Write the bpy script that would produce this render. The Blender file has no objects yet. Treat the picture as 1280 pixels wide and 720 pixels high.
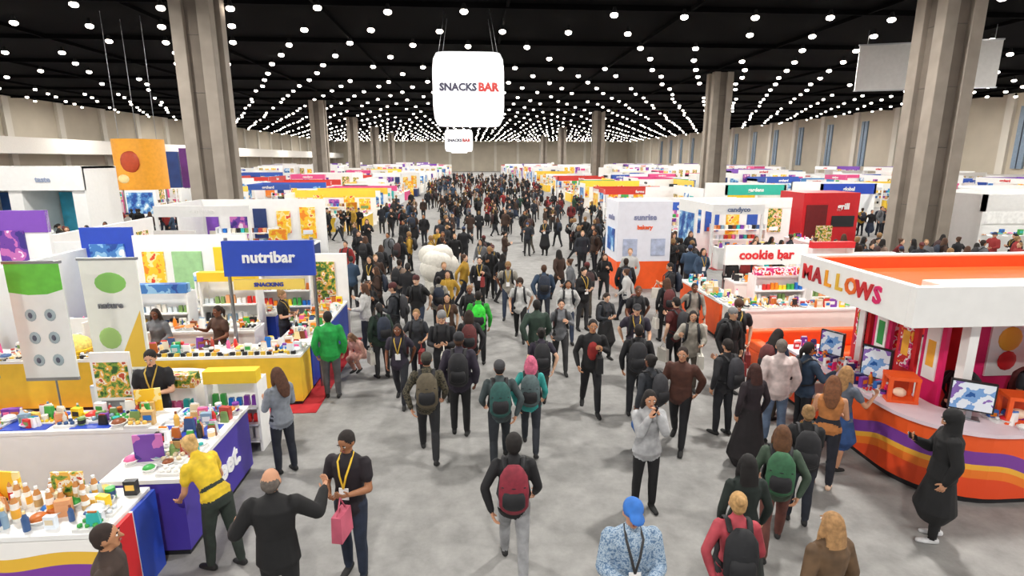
import bpy, math, random, time
import numpy as np
from mathutils import Vector, Matrix
T0=time.time()
R=math.radians
scene=bpy.context.scene
try: scene.view_settings.view_transform='Standard'
except Exception: pass
cam=bpy.data.objects.new('camera',bpy.data.cameras.new('camera'))
scene.collection.objects.link(cam); scene.camera=cam
cam.location=(0,0,4.5); cam.rotation_euler=(R(90-12.8),0,R(-4))
cam.data.lens=36*705/1280; cam.data.sensor_width=36; cam.data.clip_end=600

def lin(h):
    h=h.lstrip('#'); c=[int(h[i:i+2],16)/255 for i in (0,2,4)]
    return tuple((x/12.92 if x<=.04045 else ((x+.055)/1.055)**2.4) for x in c)+(1,)
MC={}
def M(h,rough=.6,var=.12,scale=6,metal=0,emit=0):
    k=(h,rough,var,scale,metal,emit)
    if k in MC: return MC[k]
    m=bpy.data.materials.new('m_'+h.strip('#')); m.use_nodes=True
    nt=m.node_tree; b=nt.nodes['Principled BSDF']
    c=lin(h); b.inputs['Roughness'].default_value=rough; b.inputs['Metallic'].default_value=metal
    if var>0:
        tc=nt.nodes.new('ShaderNodeTexCoord'); n=nt.nodes.new('ShaderNodeTexNoise'); n.inputs['Scale'].default_value=scale
        r=nt.nodes.new('ShaderNodeValToRGB'); e=r.color_ramp.elements
        e[0].position=.3; e[1].position=.7
        e[0].color=tuple(x*(1-var) for x in c[:3])+(1,); e[1].color=tuple(min(1,x*(1+var)) for x in c[:3])+(1,)
        nt.links.new(tc.outputs['Object'],n.inputs['Vector']); nt.links.new(n.outputs['Fac'],r.inputs['Fac']); nt.links.new(r.outputs['Color'],b.inputs['Base Color'])
    else: b.inputs['Base Color'].default_value=c
    if emit: b.inputs['Emission Color'].default_value=c; b.inputs['Emission Strength'].default_value=emit
    MC[k]=m; return m
def ramp_mat(name,stops,kind='wave',freq=1.8,amp=.14,rough=.5,scale=1.0):
    # constant colour bands: 'wave' = bands by height with a wavy border; 'rand' = per-object colour; 'noise' = blotchy print
    m=bpy.data.materials.new(name); m.use_nodes=True; nt=m.node_tree; b=nt.nodes['Principled BSDF']; b.inputs['Roughness'].default_value=rough
    r=nt.nodes.new('ShaderNodeValToRGB'); r.color_ramp.interpolation='CONSTANT'; e=r.color_ramp.elements
    e[0].position=0; e[0].color=lin(stops[0][1]); e[1].position=stops[1][0]; e[1].color=lin(stops[1][1])
    for p,c in stops[2:]: q=e.new(p); q.color=lin(c)
    L=nt.links.new
    def mth(op,a,b_):
        n=nt.nodes.new('ShaderNodeMath'); n.operation=op
        for i,x in enumerate((a,b_)):
            if x is None: continue
            if isinstance(x,(int,float)): n.inputs[i].default_value=x
            else: L(x,n.inputs[i])
        return n.outputs[0]
    if kind=='rand':
        n=nt.nodes.new('ShaderNodeObjectInfo'); L(n.outputs['Random'],r.inputs['Fac'])
    else:
        tc=nt.nodes.new('ShaderNodeTexCoord')
        if kind=='wave':
            s=nt.nodes.new('ShaderNodeSeparateXYZ'); L(tc.outputs['Object'],s.inputs[0])
            xy=mth('ADD',s.outputs[0],s.outputs[1]); sn=mth('MULTIPLY',mth('SINE',mth('MULTIPLY',xy,freq),None),amp)
            sn2=mth('MULTIPLY',mth('SINE',mth('MULTIPLY',xy,freq*2.7),None),amp*.35)
            L(mth('ADD',mth('ADD',s.outputs[2],sn),sn2),r.inputs['Fac'])
        else:
            n=nt.nodes.new('ShaderNodeTexNoise'); n.inputs['Scale'].default_value=scale; n.inputs['Detail'].default_value=3; L(tc.outputs['Object'],n.inputs['Vector']); L(n.outputs['Fac'],r.inputs['Fac'])
    L(r.outputs['Color'],b.inputs['Base Color']); return m

class B:
    def __init__(s): s.v=[];s.f=[];s.m=[];s.s=[];s.mats=[];s.T=None
    def mi(s,m):
        if m not in s.mats: s.mats.append(m)
        return s.mats.index(m)
    def add(s,vs,fs,mat,smooth=False):
        o=len(s.v)
        if s.T is not None: vs=[tuple(s.T@Vector(v)) for v in vs]
        s.v.extend(tuple(v) for v in vs); i=s.mi(mat)
        for f in fs: s.f.append(tuple(a+o for a in f)); s.m.append(i); s.s.append(smooth)
    def box(s,c,d,mat,rz=0,tp=1.0):
        x,y,z=d[0]/2,d[1]/2,d[2]/2; cs,sn=math.cos(rz),math.sin(rz); vs=[]
        for k in (-1,1):
            t=tp if k>0 else 1
            for a,b in ((-1,-1),(1,-1),(1,1),(-1,1)):
                X,Y=a*x*t,b*y*t; vs.append((c[0]+X*cs-Y*sn,c[1]+X*sn+Y*cs,c[2]+k*z))
        s.add(vs,[(3,2,1,0),(4,5,6,7),(0,1,5,4),(1,2,6,5),(2,3,7,6),(3,0,4,7)],mat)
    def bb(s,x0,x1,y0,y1,z0,z1,mat): s.box(((x0+x1)/2,(y0+y1)/2,(z0+z1)/2),(x1-x0,y1-y0,z1-z0),mat)
    def cyl(s,c,r,h,mat,n=12,r2=None):
        r2=r if r2 is None else r2; vs=[]
        for z,q in ((0,r),(h,r2)):
            for i in range(n): a=2*math.pi*i/n; vs.append((c[0]+q*math.cos(a),c[1]+q*math.sin(a),c[2]+z))
        fs=[(i,(i+1)%n,n+(i+1)%n,n+i) for i in range(n)]
        s.add(vs,fs,mat,True); s.add(vs,[tuple(range(n-1,-1,-1)),tuple(range(n,2*n))],mat)
    def sph(s,c,r,mat,n=10,A=None):
        if not hasattr(r,'__len__'): r=(r,r,r)
        vs=[];fs=[];k=n//2
        for j in range(1,k):
            p=math.pi*j/k
            for i in range(n): a=2*math.pi*i/n; vs.append(Vector((r[0]*math.sin(p)*math.cos(a),r[1]*math.sin(p)*math.sin(a),r[2]*math.cos(p))))
        vs+= [Vector((0,0,r[2])),Vector((0,0,-r[2]))]
        for j in range(k-2):
            for i in range(n): fs.append((j*n+i,(j+1)*n+i,(j+1)*n+(i+1)%n,j*n+(i+1)%n))
        t=len(vs)-2
        for i in range(n): fs.append((t,i,(i+1)%n)); fs.append((t+1,(k-2)*n+(i+1)%n,(k-2)*n+i))
        c=Vector(c); vs=[c+((A@v) if A is not None else v) for v in vs]
        s.add(vs,fs,mat,True)
    def tube(s,pts,rad,mat,side=(1,0,0),n=10):
        pts=[Vector(p) for p in pts]; rad=[(q,q) if not hasattr(q,'__len__') else q for q in rad]
        vs=[];m=len(pts); side=Vector(side)
        def ring(c,t,rx,ry):
            sd=side-t*side.dot(t)
            if sd.length<.05: sd=Vector((0,1,0))-t*t.y
            sd.normalize(); dp=t.cross(sd)
            for i in range(n):
                a=2*math.pi*i/n; vs.append(c+sd*(rx*math.cos(a))+dp*(ry*math.sin(a)))
        tg=[(pts[min(i+1,m-1)]-pts[max(i-1,0)]).normalized() for i in range(m)]
        q=min(rad[0]); ring(pts[0]-tg[0]*q*.75,tg[0],rad[0][0]*.6,rad[0][1]*.6)
        for i in range(m): ring(pts[i],tg[i],*rad[i])
        q=min(rad[-1]); ring(pts[-1]+tg[-1]*q*.75,tg[-1],rad[-1][0]*.6,rad[-1][1]*.6)
        k=m+2; fs=[]
        for j in range(k-1):
            for i in range(n): fs.append((j*n+i,j*n+(i+1)%n,(j+1)*n+(i+1)%n,(j+1)*n+i))
        fs.append(tuple(range(n-1,-1,-1))); fs.append(tuple(range((k-1)*n,k*n)))
        s.add(vs,fs,mat,True)
    def strip(s,po,pi,z0,z1,mat,tilt=0):
        n=len(po); vs=[]
        for (a,b) in zip(po,pi): vs+= [(a[0],a[1],z0),(a[0],a[1],z1),(b[0],b[1],z1),(b[0],b[1],z0)]
        fs=[]
        for i in range(n-1):
            for k in range(4): fs.append((i*4+k,i*4+(k+1)%4,(i+1)*4+(k+1)%4,(i+1)*4+k))
        fs+=[(0,3,2,1),((n-1)*4,(n-1)*4+1,(n-1)*4+2,(n-1)*4+3)]
        s.add(vs,fs,mat)
    def text(s,t,c,size,mat,rot=None,off=.03):
        cu=bpy.data.curves.new('t','FONT'); cu.body=t; cu.size=size; cu.extrude=.012; cu.align_x='CENTER'; cu.align_y='CENTER'; cu.resolution_u=2; cu.offset=size*off
        o=bpy.data.objects.new('t',cu); me=bpy.data.meshes.new_from_object(o)
        if rot is None: rot=FY
        vs=[rot@v.co+Vector(c) for v in me.vertices]; s.add(vs,[tuple(p.vertices) for p in me.polygons],mat)
        bpy.data.objects.remove(o); bpy.data.curves.remove(cu); bpy.data.meshes.remove(me)
    def mesh(s,name):
        me=bpy.data.meshes.new(name); me.from_pydata(s.v,[],s.f)
        for m in s.mats: me.materials.append(m)
        me.polygons.foreach_set('material_index',s.m); me.polygons.foreach_set('use_smooth',s.s); me.update(); return me
    def obj(s,name,loc=(0,0,0),rz=0,parent=None,bevel=0):
        o=bpy.data.objects.new(name,s.mesh(name)); o.location=loc; o.rotation_euler=(0,0,rz); scene.collection.objects.link(o)
        if parent: o.parent=parent
        if bevel:
            m=o.modifiers.new('b','BEVEL'); m.width=bevel; m.segments=2; m.limit_method='ANGLE'
        return o
FY=Matrix.Rotation(R(90),3,'X')                                  # text facing -Y
FXn=Matrix(((0,-1,0),(0,0,1),(-1,0,0))).transposed()             # facing -X
FXp=Matrix(((0,1,0),(0,0,1),(1,0,0))).transposed()               # facing +X
OBST=[]                                                          # floor rectangles taken by furniture
def block(x0,x1,y0,y1): OBST.append((x0,x1,y0,y1))

# ---------------- people ---------------
class Body:
    def __init__(s): s.pr=[]; s.B=B(); s.X=B()
    def chain(s,pts,rad,labs,side=(1,0,0),n=12):
        rad=[(q,q) if not hasattr(q,'__len__') else q for q in rad]
        s.B.tube(pts,rad,DUM,side,n)
        for i in range(len(pts)-1):
            s.pr.append(('s',np.array(pts[i]),np.array(pts[i+1]),rad[i],rad[i+1],np.array(side,float),labs if isinstance(labs,str) else labs[i]))
    def ell(s,c,r,A,lab):
        s.B.sph(c,r,DUM,12,A); s.pr.append(('e',np.array(c),np.array(A),np.array(r),lab))
    def label(s,P):
        best=np.full(len(P),1e9); lab=np.zeros(len(P),int); names=[]
        for p in s.pr:
            if p[-1] not in names: names.append(p[-1])
            if p[0]=='e':
                q=(P-p[1])@p[2]; k=np.sqrt(((q/p[3])**2).sum(1)); val=(k-1)*p[3].min()
            else:
                a,b=p[1],p[2]; ab=b-a; L=np.linalg.norm(ab)+1e-9; t=np.clip(((P-a)@ab)/L**2,0,1)
                d=P-(a+t[:,None]*ab); tg=ab/L; sd=p[5]-tg*(p[5]@tg)
                if np.linalg.norm(sd)<.05: sd=np.array([0,1.,0])-tg*tg[1]
                sd/=np.linalg.norm(sd); dp=np.cross(tg,sd)
                rx=p[3][0]+(p[4][0]-p[3][0])*t; ry=p[3][1]+(p[4][1]-p[3][1])*t; mn=np.minimum(rx,ry)
                k=np.sqrt((d@sd/rx)**2+(d@dp/ry)**2+(d@tg/mn)**2); val=(k-1)*mn
            w=val<best; best[w]=val[w]; lab[w]=names.index(p[-1])
        return lab,names
DUM=M('#888888')
POSE={
'stand':dict(L=(3,4),Rr=(-3,3),aL=(.07,.03,-.5),aR=(.07,.05,-.5)),
'walk':dict(L=(24,8),Rr=(-16,18),aL=(.06,-.16,-.46),aR=(.06,.2,-.44),lean=4),
'walk2':dict(L=(-16,18),Rr=(24,8),aL=(.06,.22,-.42),aR=(.06,-.14,-.46),lean=4),
'phone':dict(L=(4,6),Rr=(-3,3),aL=(.07,.03,-.5),aR=(-.08,.3,-.14),hp=22),
'hold':dict(L=(5,6),Rr=(-3,3),aL=(-.07,.27,-.22),aR=(-.07,.25,-.25),hp=20),
'face':dict(L=(3,4),Rr=(-3,3),aL=(-.1,.22,.08),aR=(-.09,.24,.06),hp=8),
'lean':dict(L=(10,6),Rr=(-8,5),aL=(.0,.4,-.28),aR=(.02,.36,-.32),lean=38,hp=10),
'strap':dict(L=(20,8),Rr=(-14,16),aL=(-.02,.14,-.14),aR=(.06,.12,-.46),lean=3),
'crouch':dict(L=(98,126),Rr=(88,120),aL=(-.05,.34,-.3),aR=(-.05,.32,-.32),lean=35,hp=15),
'talk':dict(L=(4,4),Rr=(-4,6),aL=(.02,.28,-.3),aR=(.12,.3,-.12),hp=5),
'out':dict(L=(5,4),Rr=(-4,4),aL=(.22,.18,-.3),aR=(.2,.34,-.1),hp=5),
}
PEND=[]
def person(name,loc,face,H=1.7,pose='stand',top='#222222',bot='#1b1c22',skin='#c08c6c',hair='#1d1512',hs='short',sl='long',bulk=.012,fem=False,skirt=0,bag=None,lany=None,shoe='#1a1a1a',hy=0,hp=None,phone=False,vox=.014,tote=None,hem=-.08,cap='#2f6fc0',pants=True,mats=None,tplonly=False,lean=None,roll=0,front=None):
    P=dict(POSE[pose]); bd=Body(); X=bd.X
    lean=R(P.get('lean',0) if lean is None else lean); hp=R(P.get('hp',0) if hp is None else hp)
    legs={-1:P['L'],1:P['Rr']}
    hz=max(.43*math.cos(R(a))+.42*math.cos(R(a-b)) for a,b in legs.values())+.10
    PV=Vector((0,0,hz)); Rt=Matrix.Rotation(R(roll),3,'Y')@Matrix.Rotation(-lean,3,'X')
    tp=lambda x,y,u: PV+Rt@Vector((x,y,u))
    sx=Rt@Vector((1,0,0)); w=.9 if fem else 1.0; k=bulk
    hipw=.165 if fem else .158; wa=.122 if fem else .14
    us=[-.06,.03,.15,.29,.41,.475,.52]
    rr=[(hipw,.108),(hipw+.004,.115),(wa+k,.096+k),(.155*w+k,.112+k),(.178*w+k,.108+k),(.135*w+k*.5,.082+k*.5),(.068,.062)]
    l0='bot' if hem>-.03 else 'top'
    bd.chain([tuple(tp(0,-.004 if i<3 else -.012,u)) for i,u in enumerate(us)],rr,['bot',l0,'top','top','top','top'],tuple(sx),16)
    bd.chain([tuple(tp(0,0,.12)),tuple(tp(0,0,hem))],[(wa+k+.006,.1+k),(hipw+k+.012,.118+k)],'top',tuple(sx),16)
    if front: bd.ell(tuple(tp(0,.09+k,.24)),(.085,.05,.17),Rt,'front')
    if fem:
        for q in (-1,1): bd.ell(tuple(tp(q*.07,.085,.33)),(.06,.05,.055),Rt,'top')
    nk=tp(0,-.008,.50); hd0=tp(0,.012,.655)
    bd.chain([tuple(nk),tuple(tp(0,.0,.60))],[.056 if not fem else .048,.052 if not fem else .045],'skin')
    A=Rt@Matrix.Rotation(R(hy),3,'Z')@Matrix.Rotation(-hp,3,'X')
    if lean>.3: A=A@Matrix.Rotation(lean*.4,3,'X')
    h=lambda x,y,z: hd0+A@Vector((x,y,z))
    bd.ell(tuple(h(0,-.008,.012)),(.077,.094,.10),A,'skin')
    bd.chain([tuple(h(0,.015,-.03)),tuple(h(0,.048,-.088))],[(.06,.06),(.032,.028)],'skin',tuple(A@Vector((1,0,0))))
    bd.chain([tuple(h(0,.086,.005)),tuple(h(0,.103,-.03))],[.010,.016],'skin')
    for q in (-1,1): bd.ell(tuple(h(q*.078,-.008,-.008)),(.012,.02,.032),A,'skin')
    if hs in('short','long','bun','curly','pony'):
        e=.012 if hs=='curly' else 0
        bd.ell(tuple(h(0,-.023,.026)),(.084+e,.099+e,.098+e),A,'hair')
        bd.ell(tuple(h(0,-.045,-.02)),(.074+e,.066+e,.07+e),A,'hair')
    if hs=='long':
        bd.chain([tuple(h(0,-.05,.02)),tuple(h(0,-.078,-.1)),tuple(h(0,-.09,-.22)),tuple(h(.01,-.085,-.34))],[(.088,.06),(.1,.055),(.105,.045),(.06,.025)],'hair',tuple(A@Vector((1,0,0))))
        for q in (-1,1): bd.chain([tuple(h(q*.068,0,.03)),tuple(h(q*.088,.0,-.09)),tuple(h(q*.09,.02,-.2))],[.028,.032,.018],'hair')
    if hs=='bun': bd.ell(tuple(h(0,-.11,.07)),(.045,.045,.045),A,'hair')
    if hs=='pony': bd.chain([tuple(h(0,-.1,.05)),tuple(h(0,-.15,-.04)),tuple(h(0,-.14,-.17))],[.03,.036,.018],'hair')
    if hs=='bald': bd.ell(tuple(h(0,-.04,-.016)),(.083,.076,.078),A,'hair')
    if hs=='cap':
        bd.ell(tuple(h(0,-.045,-.015)),(.075,.064,.07),A,'hair'); bd.ell(tuple(h(0,-.014,.042)),(.089,.105,.08),A,'cap')
        bd.ell(tuple(h(0,.11,.05)),(.07,.075,.018),A@Matrix.Rotation(R(-12),3,'X'),'cap')
    if hs=='beanie':
        bd.ell(tuple(h(0,-.045,-.015)),(.077,.066,.07),A,'hair'); bd.ell(tuple(h(0,-.02,.05)),(.092,.107,.09),A,'cap')
    if hs=='hood':
        bd.ell(tuple(h(0,-.028,.018)),(.1,.112,.118),A,'hair')
        bd.chain([tuple(h(0,-.035,-.02)),tuple(tp(0,-.02,.5)),tuple(tp(0,-.01,.40))],[(.09,.085),(.115,.095),(.19,.125)],'hair',tuple(sx))
    if vox<.022:
        for q in (-1,1):
            X.sph(h(q*.031,.0735,.006),(.0135,.010,.009),M('#e8e2dc',.3,0),8,A); X.sph(h(q*.031,.0805,.006),(.0065,.005,.0065),M('#1c120d',.2,0),6,A)
            X.sph(h(q*.032,.080,.026),(.019,.007,.0045),MAT(mats,'hair',hair),8,A)
        X.sph(h(0,.079,-.058),(.023,.010,.0075),M('#8d4640',.5,0),8,A)
    for q in (-1,1):
        a,b=map(R,legs[q]); hip=PV+Vector((q*.088,0,-.03)); kn=hip+Vector((q*.012,math.sin(a)*.43,-math.cos(a)*.43)); an=kn+Vector((q*.004,math.sin(a-b)*.41,-math.cos(a-b)*.41))
        lp=.008 if pants else 0
        bd.chain([tuple(hip),tuple(hip.lerp(kn,.5)),tuple(kn)],[.088+lp,.076+lp,.058+lp],'bot')
        cal=kn.lerp(an,.35)+Vector((0,-.012,0))
        bd.chain([tuple(kn),tuple(cal),tuple(an.lerp(kn,.06))],[.057+lp,.056+lp,.038+lp*1.6],'bot' if pants else 'skin')
        fa=(a-b)*.75 if a-b<0 else 0
        if pose=='crouch': fa=-.15
        f=Vector((q*.12,math.cos(fa),math.sin(fa))).normalized(); dn=Vector((0,math.sin(fa)*1,-math.cos(fa)))
        heel=an-f*.05+dn*.035; mid=an+f*.07+dn*.045; toe=an+f*.155+dn*.052
        bd.chain([tuple(heel),tuple(mid),tuple(toe)],[(.038,.04),(.045,.035),(.036,.026)],'shoe')
    if skirt:
        hem_z=PV+Vector((0,.02,-skirt)); bd.chain([tuple(PV+Vector((0,0,.1))),tuple(PV+Vector((0,.0,-.08))),tuple(hem_z)],[(.135,.11),(.185,.14),(.19+skirt*.16,.16+skirt*.14)],'skirt',(1,0,0),16)
    for q in (-1,1):
        t=P['aL'] if q<0 else P['aR']; S=tp(q*.178*w,-.01,.435); tgt=Rt@Vector((q*t[0],t[1],t[2]))
        L1,L2=.285,.25; L=min(tgt.length,.525); d=tgt.normalized(); W=S+d*L
        aa=(L1*L1-L2*L2+L*L)/(2*L); hh=math.sqrt(max(0,L1*L1-aa*aa)); pole=Rt@Vector((q*.45,-.35,-.8)); pole=(pole-d*pole.dot(d)).normalized(); E=S+d*aa+pole*hh
        fd=(W-E).normalized(); s_=k*.8
        if sl=='long':
            bd.chain([tuple(S),tuple(S.lerp(E,.5)),tuple(E)],[.058*w+s_,.05*w+s_,.042*w+s_],'top'); bd.chain([tuple(E),tuple(E.lerp(W,.35)),tuple(W-fd*.01)],[.042*w+s_,.042*w+s_,.031*w+s_*.7],'top')
        elif sl=='short':
            bd.chain([tuple(S),tuple(S.lerp(E,.55))],[.06*w+s_,.056*w+s_],'top'); bd.chain([tuple(S.lerp(E,.4)),tuple(E)],[.044*w,.039*w],'skin'); bd.chain([tuple(E),tuple(E.lerp(W,.3)),tuple(W)],[.039*w,.040*w,.026*w],'skin')
        else:
            bd.chain([tuple(S),tuple(S.lerp(E,.5)),tuple(E)],[.052*w,.045*w,.038*w],'skin'); bd.chain([tuple(E),tuple(E.lerp(W,.3)),tuple(W)],[.038*w,.039*w,.026*w],'skin')
        pn=Rt@Vector((-q,0,0)) if t[1]<.25 else Rt@Vector((-q*.7,.0,.7))
        pn=(pn-fd*pn.dot(fd)); pn.normalize()
        th=fd.cross(pn); ref=Rt@Vector((-q*.3,1,.4))
        if th.dot(ref)<0: th=-th
        Ah=Matrix((th,pn,fd)).transposed()
        bd.ell(tuple(W+fd*.048),(.041,.019,.058),Ah,'skin')
        sk=MAT(mats,'skin',skin); cur=32 if t[1]>=.1 else 20
        for i,ln in enumerate((.072,.08,.074,.058)):
            p=W+fd*.085+th*(.03-i*.02); pts=[p]; dd=fd.copy()
            for sgl in (.45,.32,.25):
                dd=(dd*math.cos(R(cur))+pn*math.sin(R(cur))).normalized()
                p=p+dd*ln*sgl; pts.append(p)
            X.tube([tuple(x) for x in pts],[.0095,.009,.0082,.007],sk,tuple(th),6)
        p=W+fd*.03+th*.032; d1=(fd*.65+th*.65+pn*.3).normalized(); d2=(fd*.85+th*.2+pn*.5).normalized()
        X.tube([tuple(p-d1*.01),tuple(p+d1*.035),tuple(p+d1*.035+d2*.03)],[.012,.0105,.008],sk,tuple(pn),6)
        if phone and q>0:
            X.T=Matrix.Translation(W+fd*.1+pn*.022)@Ah.to_4x4(); X.box((0,0,.0),(.075,.011,.15),M('#111318',.2,0)); X.T=None
        if tote and q<0:
            c=W+fd*.1; X.tube([tuple(c),tuple(c+Vector((0,.09,-.16)))],[.008,.008],M(tote)); X.tube([tuple(c),tuple(c+Vector((0,-.09,-.16)))],[.008,.008],M(tote))
            X.box(tuple(c+Vector((0,0,-.29))),(.11,.26,.27),M(tote,.7),0,.9)
    TT=Matrix.Translation(PV)@Rt.to_4x4()
    if bag:
        X.T=TT; c1=M(bag,.75,.25,14); c2=M('#16161a',.7,.2,10)
        y=-.13-k
        X.tube([(0,y-.075,.02),(0,y-.085,.06),(0,y-.09,.25),(0,y-.08,.40),(0,y-.06,.47)],[(.13,.06),(.155,.085),(.16,.09),(.145,.085),(.10,.05)],c1,(1,0,0),14)
        X.tube([(0,y-.165,.07),(0,y-.175,.11),(0,y-.17,.21),(0,y-.16,.25)],[(.09,.02),(.12,.04),(.12,.035),(.1,.015)],c2,(1,0,0),12)
        X.tube([(-.12,y-.14,.3),(0,y-.172,.3),(.12,y-.14,.3)],[.008,.008,.008],c2,(0,0,1),6)
        for q in (-1,1): X.tube([(q*.09,y-.01,.44),(q*.1,-.06,.515),(q*.105,.05,.49),(q*.12,.118+k,.38),(q*.13,.11+k,.22),(q*.165,.0,.08),(q*.12,y,.06)],[(.028,.010)]*7,c2,(1,0,0),8)
        X.T=None
    if lany:
        X.T=TT; c=M(lany,.6,0)
        for q in (-1,1): X.tube([(q*.06,-.02,.535),(q*.07,.075+k,.47),(q*.035,.128+k,.34),(0,.135+k,.2)],[(.011,.004)]*4,c,(1,0,0),6)
        X.box((0,.128+k,.14),(.1,.01,.13),M('#f2f2f2',.5,0)); X.T=None
    tmp=bpy.data.objects.new('tmp',bd.B.mesh('tmp')); scene.collection.objects.link(tmp)
    m=tmp.modifiers.new('r','REMESH'); m.mode='VOXEL'; m.voxel_size=vox
    m=tmp.modifiers.new('s','SMOOTH'); m.factor=.5; m.iterations=2
    cols=dict(top=top,bot=bot,skin=skin,hair=hair,shoe=shoe,cap=cap,skirt=bot,front=front)
    PEND.append((name,loc,face,H/1.75,bd,tmp,cols,mats,tplonly))
def MAT(mats,lab,col):
    if mats and lab in mats: return mats[lab]
    if not isinstance(col,str): return col
    return M(col,.55 if lab=='skin' else .8,.25 if lab!='skin' else .06,9 if lab!='hair' else 30)
def flush():
    bpy.context.view_layer.update(); dg=bpy.context.evaluated_depsgraph_get(); out=[]
    for name,loc,face,sc,bd,tmp,cols,mats,tpl in PEND:
        ev=tmp.evaluated_get(dg); me=bpy.data.meshes.new_from_object(ev); n=len(me.polygons)
        V=np.empty(len(me.vertices)*3); me.vertices.foreach_get('co',V)
        C=np.empty(n*3); me.polygons.foreach_get('center',C); lab,names=bd.label(C.reshape(-1,3))
        X=bd.X; o=len(X.v); idx=[X.mi(MAT(mats,l,cols[l])) for l in names]
        X.v.extend(map(tuple,V.reshape(-1,3)))
        ls=np.empty(len(me.loops),int); me.loops.foreach_get('vertex_index',ls); st=np.empty(n,int); me.polygons.foreach_get('loop_start',st); lt=np.empty(n,int); me.polygons.foreach_get('loop_total',lt)
        ls=(ls+o).tolist()
        X.f.extend(tuple(ls[a:a+b]) for a,b in zip(st.tolist(),lt.tolist())); X.m.extend([idx[i] for i in lab.tolist()]); X.s.extend([True]*n)
        bpy.data.meshes.remove(me); tm=tmp.data; bpy.data.objects.remove(tmp); bpy.data.meshes.remove(tm)
        m=X.mesh(name)
        if tpl: out.append(m); continue
        ob=bpy.data.objects.new(name,m); ob.location=(loc[0],loc[1],0); ob.rotation_euler=(0,0,R(face)); ob.scale=(sc,)*3; scene.collection.objects.link(ob); out.append(ob)
    PEND.clear(); return out

# ---------------- room -----------------
fl=bpy.data.materials.new('carpet'); fl.use_nodes=True; nt=fl.node_tree; b=nt.nodes['Principled BSDF']; b.inputs['Roughness'].default_value=.75
tc=nt.nodes.new('ShaderNodeTexCoord'); n1=nt.nodes.new('ShaderNodeTexNoise'); n1.inputs['Scale'].default_value=3.2; n1.inputs['Detail'].default_value=12; n1.inputs['Roughness'].default_value=.7
r=nt.nodes.new('ShaderNodeValToRGB'); r.color_ramp.elements[0].position=.32; r.color_ramp.elements[0].color=lin('#7d7c7a'); r.color_ramp.elements[1].position=.68; r.color_ramp.elements[1].color=lin('#989794')
nt.links.new(tc.outputs['Object'],n1.inputs['Vector']); nt.links.new(n1.outputs['Fac'],r.inputs['Fac']); nt.links.new(r.outputs['Color'],b.inputs['Base Color'])
f=B(); f.bb(-56,64,-12,232,-.3,0,fl); f.obj('floor')
ce=M('#030304',1,0); bm=M('#060607',1,0)
for m_ in (ce,bm): m_.node_tree.nodes['Principled BSDF'].inputs['Specular IOR Level'].default_value=.06
CH=12.0
f=B(); f.bb(-56,64,-12,232,CH,CH+.4,ce); f.obj('ceiling')
wl=M('#c2b8a6',.8,.06,.4); wl2=M('#d6d0c4',.8,.05,.4); con=M('#938a7f',.85,.12,1.2); con2=M('#70675d',.85,.12,1.2)
white=M('#f0f0ee',.5,.02); white2=M('#dcdcda',.5,.03); dark=M('#1c1c20',.5,0); steel=M('#9a9ca0',.3,0,6,.9)
f=B(); f.bb(-56,-55,-12,232,0,CH,wl)
for i in range(26): f.bb(-55,-54.6,-8+i*9,-7+i*9,0,CH,wl2)
f.bb(-55,-50,-12,232,5.2,7.0,M('#dedad2',.7,.03)); f.obj('wall_left')
f=B(); f.bb(63,64,-12,232,0,CH,wl)
for i in range(26): f.bb(62.6,63,-8+i*9,-7+i*9,0,CH,wl2)
f.obj('wall_right')
for i in range(18):
    g=B(); y=34.8+i*9; g.bb(62.75,62.98,y,y+1.4,3.5,10.5,M('#587ea6' if i<3 else '#7c90a4',.3,.1)); g.bb(62.7,62.99,y+.65,y+.75,3.5,10.5,M('#333a44')); g.obj('window_%d'%(i+1))
f=B(); f.bb(-55,63,231,232,0,CH,wl)
for i in range(13): f.bb(-54+i*9,-53+i*9,230.6,231,0,CH,wl2)
f.obj('wall_far')
f=B()
for i in range(27): f.bb(-55,63,-6+i*9,-5.85+i*9,11.75,12,bm)
for i in range(13): f.bb(-54+i*9.3,-53.85+i*9.3,-12,231,11.8,12,bm)
f.obj('ceiling_truss')
lam=M('#fff4e6',.5,0,emit=14); can=M('#0c0c0d',.7,0)
try: lam.cycles.emission_sampling='NONE'
except Exception: pass
f=B(); rg=random.Random(3)
for j in range(56):
    for i in range(32):
        x=-53+i*3.65+(1.8 if j%2 else 0)+rg.uniform(-.25,.25); y=-8+j*4.2+rg.uniform(-.15,.15)
        if rg.random()<.1 or x>62: continue
        z=11.45+rg.random()*.12; f.cyl((x,y,z+.08),.16,.3,can,8,.07); f.sph((x,y,z),(.2,.2,.13),lam,6 if y>60 else 10)
f.obj('ceiling_downlights')
COLS=[(-12.45,29),(-19.3,76),(-21.5,108),(-22,135),(-22,162),(20.3,24.5),(22.1,51.5),(20.2,92),(21.2,135),(22,175)]
for j in range(17):
    for i in range(7):
        y=-4+j*13.5; x=-46+i*15.2+(7 if j%2 else 0)
        for cx,cy in COLS:
            if math.hypot(cx-x,cy-y)<6.5: x=cx+(6.5 if x>cx else -6.5)
        ld=bpy.data.lights.new('ceiling_fill_light','AREA'); ld.shape='DISK'; ld.size=.8; ld.energy=1230; ld.color=(1,.965,.915)  # added area lights, standing in for the illumination of the visible downlights
        lo=bpy.data.objects.new('ceiling_fill_light',ld); lo.location=(x,y,11.2); scene.collection.objects.link(lo)
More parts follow.
